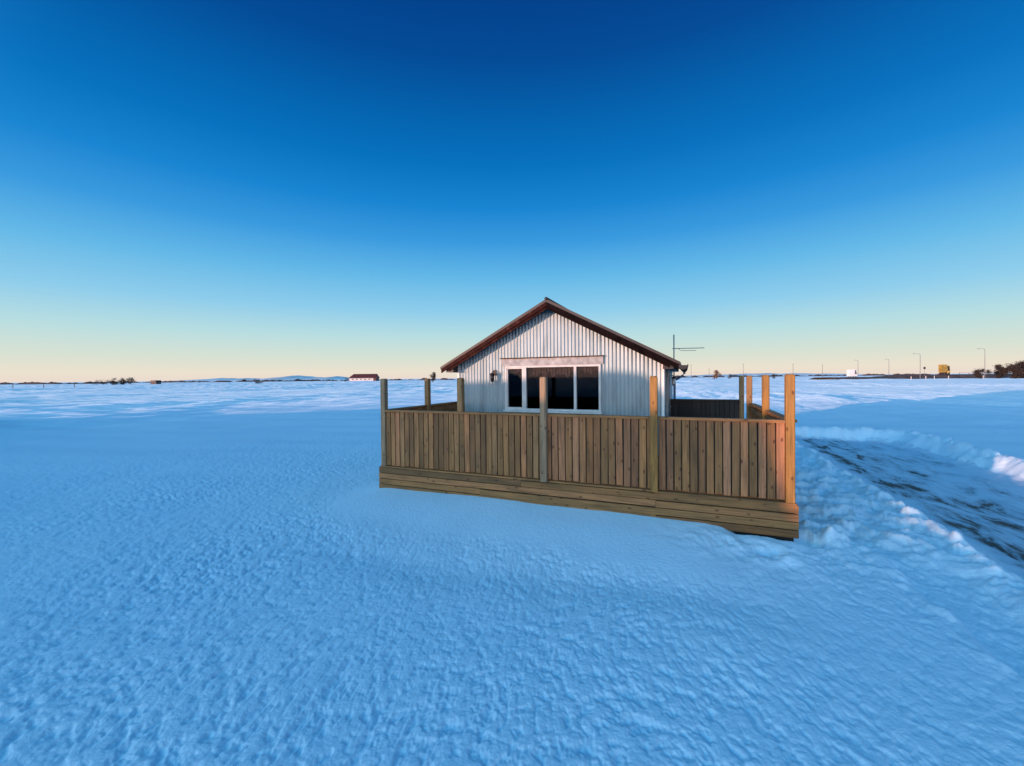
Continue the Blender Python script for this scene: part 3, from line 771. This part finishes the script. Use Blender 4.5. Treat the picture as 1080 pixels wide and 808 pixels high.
mb.add(vs, [(6, 7, 8, 9), (9, 8, 10, 11), (6, 9, 11), (7, 10, 8), (0, 1, 7, 6), (4, 5, 11, 10), (1, 4, 10, 7), (5, 0, 6, 11), (0, 3, 2, 1), (3, 5, 4, 2), (0, 5, 3), (1, 2, 4)]); part(mb, 'roof', M['darkred'], barn)
for k in range(5):
    xx = x0 + 4 + k * 4.6
    mb = MB(); mb.wbox(xx, xx + 1.6, Yb - wid / 2 - .06, Yb - wid / 2 - .003, z0 + 1.2, z0 + 2.3); part(mb, 'window', M['door'], barn)

# small dark shed on the left
Ys = 280; xs = at(164.5, Ys); z0 = gz(xs, Ys); w = 4.4
shed = empty('shed', (xs, Ys, z0), 'small shed with dark roof on the left horizon, right of the bushes', 'shed')
mb = MB(); mb.wbox(xs - w * .42, xs + w * .42, Ys - 2, Ys + 2, z0 - .3, z0 + 1.3); part(mb, 'wall', M['pole'], shed)
mb = MB(); mb.prism([(xs - w / 2, Ys - 2.3, z0 + 1.3), (xs + w / 2, Ys - 2.3, z0 + 1.3), (xs + w * .3, Ys - 2.3, z0 + 2.5), (xs - w * .3, Ys - 2.3, z0 + 2.5)], (0, 4.6, 0)); part(mb, 'roof', M['door'], shed)
mb = MB(); mb.wbox(xs - .6, xs + .5, Ys - 2.07, Ys - 2.003, z0, z0 + 1.1); part(mb, 'door', M['darkred'], shed)

# three field posts on the left
for px, yt, yb, which in ((13.5, 404.6, 409.2, 'leftmost of three dark field posts standing in the snow'), (46, 404.8, 408.2, 'faint middle one of three dark field posts in the snow'), (78.5, 403.4, 408.0, 'rightmost and tallest of three dark field posts in the snow')):
    Y = 440 * 2.0 / (yb - hor(px)) ; Y = min(Y, 150); x = at(px, Y); z0 = gz(x, Y)
    h = (yb - yt) / 440 * Y
    mb = MB(); mb.tube([(x, Y, z0 - .3), (x + .02, Y, z0 + h), (x + .02, Y, z0 + h + .06)], [.11, .10, .05], 8)
    o = mb.build('field_post', M['pole'], None); tag(o, which, 'post', 'field posts on the left plain')

# utility poles, right
for px, yt, lab in ((729, 384.5, 'thin utility pole on the horizon just right of the aerial'), (748, 388.5, 'short thin utility pole left of the ochre bare tree'), (784, 383.5, 'thin utility pole rising behind the dark fence post'), (836.5, 383.5, 'thin utility pole rising behind the near corner fence post'), (867.5, 384.5, 'thin utility pole between the corner post and the white van')):
    Y = 290; x = at(px, Y); z0 = gz(x, Y); zt_ = elev(px, yt, Y)
    root = empty('utility_pole', (x, Y, z0), lab, 'pole', 'utility poles on the right horizon')
    mb = MB(); mb.tube([(x, Y, z0 - .4), (x, Y, zt_)], [.14, .09], 8); part(mb, 'pole', M['pole'], root)
    mb = MB(); mb.tube([(x - .7, Y, zt_ - .5), (x + .7, Y, zt_ - .5)], .06, 6); part(mb, 'crossarm', M['pole'], root)
# road lamps
for px, yt, arm, lab in ((905, 380, 1.2, 'faint road lamp just right of the white van'), (937.5, 379, 1.2, 'road lamp second from the left, before the dark road rise'), (970.5, 373.3, 2.2, 'road lamp beside the round sign and the ochre truck'), (1038.7, 368, 2.3, 'tallest road lamp, beside the bushes at right')):
    Y = 165 if px > 950 else 210; x = at(px, Y); z0 = gz(x, Y); zt_ = elev(px, yt, Y)
    root = empty('road_lamp', (x, Y, z0), lab, 'lamp', 'road lamps on the right')
    mb = MB(); mb.tube([(x, Y, z0 - .4), (x, Y, zt_ - .4), (x - .25, Y, zt_ - .08), (x - .7, Y, zt_)], [.11, .075, .06, .05], 8); mb.tube([(x - .7, Y, zt_), (x - arm, Y, zt_ + .05)], .045, 6); part(mb, 'pole', M['steel'], root)
    mb = MB(); mb.prism([(x - arm - .75, Y - .15, zt_ + .0), (x - arm + .05, Y - .15, zt_ - .03), (x - arm + .05, Y - .15, zt_ + .12), (x - arm - .6, Y - .15, zt_ + .12)], (0, .3, 0)); part(mb, 'lamp_head', M['steel'], root)

# road on a low bank, right
Yr = 175
mb = MB(); vs = []; fs = []; n = 160
for i in range(n + 1):
    px = 870 + 330 * i / n; x = at(px, Yr)
    nz = float(fbm(np.array([px * .2]), np.array([3.3]), 3)[0])
    h = .75 + .75 * float(sm(925, 960, np.array(px))) + .12 * nz
    vs += [(x, Yr - 8, -.5), (x, Yr - 4.2 + nz, h * .55), (x, Yr - 2.0, h), (x, Yr + 6, h), (x, Yr + 12, -.5)]
for i in range(n):
    for k in range(4): fs.append((5 * i + k, 5 * i + 5 + k, 5 * i + 6 + k, 5 * i + 1 + k))
mb.add(vs, fs); o = mb.build('road', M['bank'], None); o['kind'] = 'structure'
# guard rail on it
xa, xb = at(1012, Yr - 1.6), at(1150, Yr - 1.6)
rail = empty('guard_rail', (xa, Yr - 1.6, 1.5), 'pale guard rail along the raised road in front of the bushes', 'guard rail')
mb = MB(); mb.wbox(xa, xb, Yr - 1.62, Yr - 1.55, 2.12, 2.44); part(mb, 'rail', M['palewall'], rail)
k = 0
while xa + k * 4 < xb:
    mb = MB(); mb.wbox(xa + k * 4, xa + k * 4 + .14, Yr - 1.545, Yr - 1.43, 1.3, 2.4); part(mb, 'post', M['steel'], rail); k += 1
for px, lab in ((961, 'pale marker post left of the lamp beside the round sign'), (976.5, 'pale marker post under the round sign'), (985.5, 'pale marker post left of the ochre truck'), (1000.5, 'pale marker post under the cab of the ochre truck'), (1037, 'pale marker post below the tallest road lamp')):
    Y = 150; x = at(px, Y)
    mb = MB(); z0 = gz(x, Y); mb.tube([(x, Y, z0 - .2), (x, Y, z0 + 1.15), (x, Y, z0 + 1.25)], [.09, .09, .03], 6)
    o = mb.build('marker_post', M['palewall'], None); tag(o, lab, 'post', 'marker posts along the road')
# round sign
Y = 168; x = at(975, Y); zc = elev(975, 388.2, Y)
root = empty('road_sign', (x, Y, gz(x, Y)), 'small round dark road sign beside a road lamp', 'sign')
mb = MB(); mb.tube([(x, Y, 1.0), (x, Y, zc + .3)], .05, 6); part(mb, 'pole', M['steel'], root)
mb = MB(); mb.tube([(x, Y - .06, zc), (x, Y - .03, zc)], .50, 16); part(mb, 'sign_plate', M['door'], root)
# truck
Yt = 172; xa, xb = at(990, Yt), at(1002.3, Yt); zb = 1.5
zt_ = elev(996, 384.6, Yt); truck = empty('truck', ((xa + xb) / 2, Yt, zb), 'ochre box truck with a pale yellow cab on the raised road', 'truck')
mb = MB(); mb.wbox(xa, xa + 3.1, Yt - 1.2, Yt + 1.2, zb + .95, zt_); part(mb, 'cargo_box', M['yellow'], truck)
xc = xa + 3.13
mb = MB(); mb.prism([(xc, Yt - 1.05, zb + .6), (xb, Yt - 1.05, zb + .6), (xb, Yt - 1.05, zb + 1.5), (xb - .35, Yt - 1.05, zt_ - .45), (xc, Yt - 1.05, zt_ - .4)], (0, 2.1, 0)); cab = part(mb, 'cab', M['yellow_cab'], truck)
mb = MB(); mb.prism([(xc + .2, Yt - 1.075, zb + 1.55), (xb - .25, Yt - 1.075, zb + 1.55), (xb - .5, Yt - 1.075, zt_ - .6), (xc + .2, Yt - 1.075, zt_ - .6)], (0, .02, 0)); adopt(mb.build('window', M['door'], None), cab)
mb = MB(); mb.wbox(xa + .2, xc + .3, Yt - .9, Yt + .9, zb + .5, zb + .93); part(mb, 'chassis', M['darkred'], truck)
for wxx in (xa + .9, xb - .7):
    for wy in (-1.1, .85):
        mb = MB(); mb.tube([(wxx, Yt + wy, zb + .45), (wxx, Yt + wy + .28, zb + .45)], .46, 14); part(mb, 'wheel', M['rubber'], truck)
truck.scale = (.78, .5, 1)
# white van
Yv = 175; xa, xb = at(893, Yv), at(904.2, Yv); zb = .75; zt_ = elev(898, 389.9, Yv)
van = empty('van', ((xa + xb) / 2, Yv, zb), 'white van standing on the low road left of the lamps', 'van')
mb = MB(); mb.prism([(xa, Yv - 1, zb + .4), (xb, Yv - 1, zb + .4), (xb, Yv - 1, zb + 1.2), (xb - .75, Yv - 1, zt_ - .12), (xb - 1.1, Yv - 1, zt_), (xa + .15, Yv - 1, zt_), (xa, Yv - 1, zt_ - .15)], (0, 2, 0)); part(mb, 'body', M['white'], van)
mb = MB(); mb.prism([(xb - 1.5, Yv - 1.02, zb + 1.25), (xb - .25, Yv - 1.02, zb + 1.25), (xb - .85, Yv - 1.02, zt_ - .2), (xb - 1.5, Yv - 1.02, zt_ - .2)], (0, .018, 0)); part(mb, 'window', M['steel'], van)
for wxx in (xa + .8, xb - .8):
    for wy in (-.98, .75):
        mb = MB(); mb.tube([(wxx, Yv + wy, zb + .36), (wxx, Yv + wy + .22, zb + .36)], .36, 12); part(mb, 'wheel', M['rubber'], van)

van.scale = (.74, .75, 1)
# ---------------------------------------------------------------- light
w = bpy.data.worlds.new('World'); S.world = w; w.use_nodes = True
nt = w.node_tree; l = nt.links.new
bg = nt.nodes['Background']
sky = nd(nt, 'ShaderNodeTexSky', sky_type='NISHITA'); sky.sun_disc = False
sky.sun_elevation = SUN_EL; sky.sun_rotation = math.atan2(SUNH[0], SUNH[1]); sky.altitude = 50; sky.air_density = 1.0; sky.dust_density = .6; sky.ozone_density = 3.0
tc = nd(nt, 'ShaderNodeTexCoord')
sp = nd(nt, 'ShaderNodeSeparateXYZ'); l(tc.outputs['Generated'], sp.inputs[0])
def lin(r, g, b_):
    return tuple((c / 255 / 12.92) if c / 255 < .04045 else ((c / 255 + .055) / 1.055) ** 2.4 for c in (r, g, b_))
rp = ramp(nt, [(0, lin(238, 222, 210)), (.016, lin(239, 228, 210)), (.046, lin(218, 228, 214)), (.097, lin(186, 224, 228)), (.156, lin(144, 207, 238)), (.232, lin(100, 186, 234)), (.305, lin(58, 156, 225)), (.375, lin(22, 134, 212)), (.45, lin(2, 115, 194)), (.515, lin(0, 101, 178)), (.60, lin(0, 76, 153)), (.68, lin(0, 63, 139)), (1, lin(0, 45, 110))])
l(sp.outputs['Z'], rp.inputs['Fac'])
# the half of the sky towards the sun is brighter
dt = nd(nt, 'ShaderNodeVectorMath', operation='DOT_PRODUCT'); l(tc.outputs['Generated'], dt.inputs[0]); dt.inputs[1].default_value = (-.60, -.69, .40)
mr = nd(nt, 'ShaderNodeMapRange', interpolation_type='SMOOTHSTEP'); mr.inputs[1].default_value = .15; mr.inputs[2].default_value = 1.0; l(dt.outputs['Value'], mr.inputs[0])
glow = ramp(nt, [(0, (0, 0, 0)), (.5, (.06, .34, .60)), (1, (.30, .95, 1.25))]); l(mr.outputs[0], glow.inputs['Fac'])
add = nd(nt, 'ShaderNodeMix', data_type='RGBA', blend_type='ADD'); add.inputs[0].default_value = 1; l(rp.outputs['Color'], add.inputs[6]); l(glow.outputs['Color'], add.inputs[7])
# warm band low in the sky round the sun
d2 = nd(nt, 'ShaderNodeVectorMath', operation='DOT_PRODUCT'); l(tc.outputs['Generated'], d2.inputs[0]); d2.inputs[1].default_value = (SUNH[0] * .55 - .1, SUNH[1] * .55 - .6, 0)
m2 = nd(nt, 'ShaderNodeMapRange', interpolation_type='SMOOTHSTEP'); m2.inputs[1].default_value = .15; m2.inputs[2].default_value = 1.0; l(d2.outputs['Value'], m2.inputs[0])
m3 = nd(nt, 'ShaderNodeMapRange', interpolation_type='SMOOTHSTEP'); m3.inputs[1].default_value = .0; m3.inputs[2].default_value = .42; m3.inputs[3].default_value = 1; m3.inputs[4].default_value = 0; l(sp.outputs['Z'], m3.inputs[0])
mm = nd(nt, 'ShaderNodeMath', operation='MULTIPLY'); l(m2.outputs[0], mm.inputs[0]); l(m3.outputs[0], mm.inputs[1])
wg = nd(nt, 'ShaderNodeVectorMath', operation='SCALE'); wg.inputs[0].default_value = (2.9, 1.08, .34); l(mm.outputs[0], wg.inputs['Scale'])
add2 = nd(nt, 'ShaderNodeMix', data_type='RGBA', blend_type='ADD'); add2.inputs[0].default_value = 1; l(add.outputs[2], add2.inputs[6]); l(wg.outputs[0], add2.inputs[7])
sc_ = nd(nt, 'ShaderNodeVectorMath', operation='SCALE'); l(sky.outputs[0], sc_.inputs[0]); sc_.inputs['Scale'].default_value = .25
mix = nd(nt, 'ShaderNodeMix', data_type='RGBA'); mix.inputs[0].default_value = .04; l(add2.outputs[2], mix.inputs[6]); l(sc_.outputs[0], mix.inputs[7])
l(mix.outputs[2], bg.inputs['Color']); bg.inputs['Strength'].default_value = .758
sl = bpy.data.lights.new('sun', 'SUN'); sl.energy = 3.9; sl.angle = math.radians(.55); sl.color = (1.0, .54, .37)
so = bpy.data.objects.new('sun', sl); COL.objects.link(so)
import mathutils
dirv = mathutils.Vector((-SUNH[0] * math.cos(SUN_EL), -SUNH[1] * math.cos(SUN_EL), -math.sin(SUN_EL)))
so.rotation_euler = dirv.to_track_quat('-Z', 'Y').to_euler()
so.location = (-20, -12, 10)

# ---------------------------------------------------------------- camera
cd = bpy.data.cameras.new('camera'); cam = bpy.data.objects.new('camera', cd); COL.objects.link(cam)
cd.sensor_fit = 'HORIZONTAL'; cd.sensor_width = 36; cd.lens = 440.0 / 1080 * 36; cd.clip_start = .05; cd.clip_end = 20000
Rm = mathutils.Matrix.Rotation(math.radians(90 - .72), 4, 'X') @ mathutils.Matrix.Rotation(math.radians(-.55), 4, 'Z')
cam.matrix_world = mathutils.Matrix.Translation((0, 0, CAMZ)) @ Rm
S.camera = cam
S.view_settings.view_transform = 'Standard'; S.view_settings.look = 'None'; S.view_settings.gamma = 1; S.view_settings.exposure = .4
S.view_settings.use_curve_mapping = False
S.cycles.max_bounces = 8
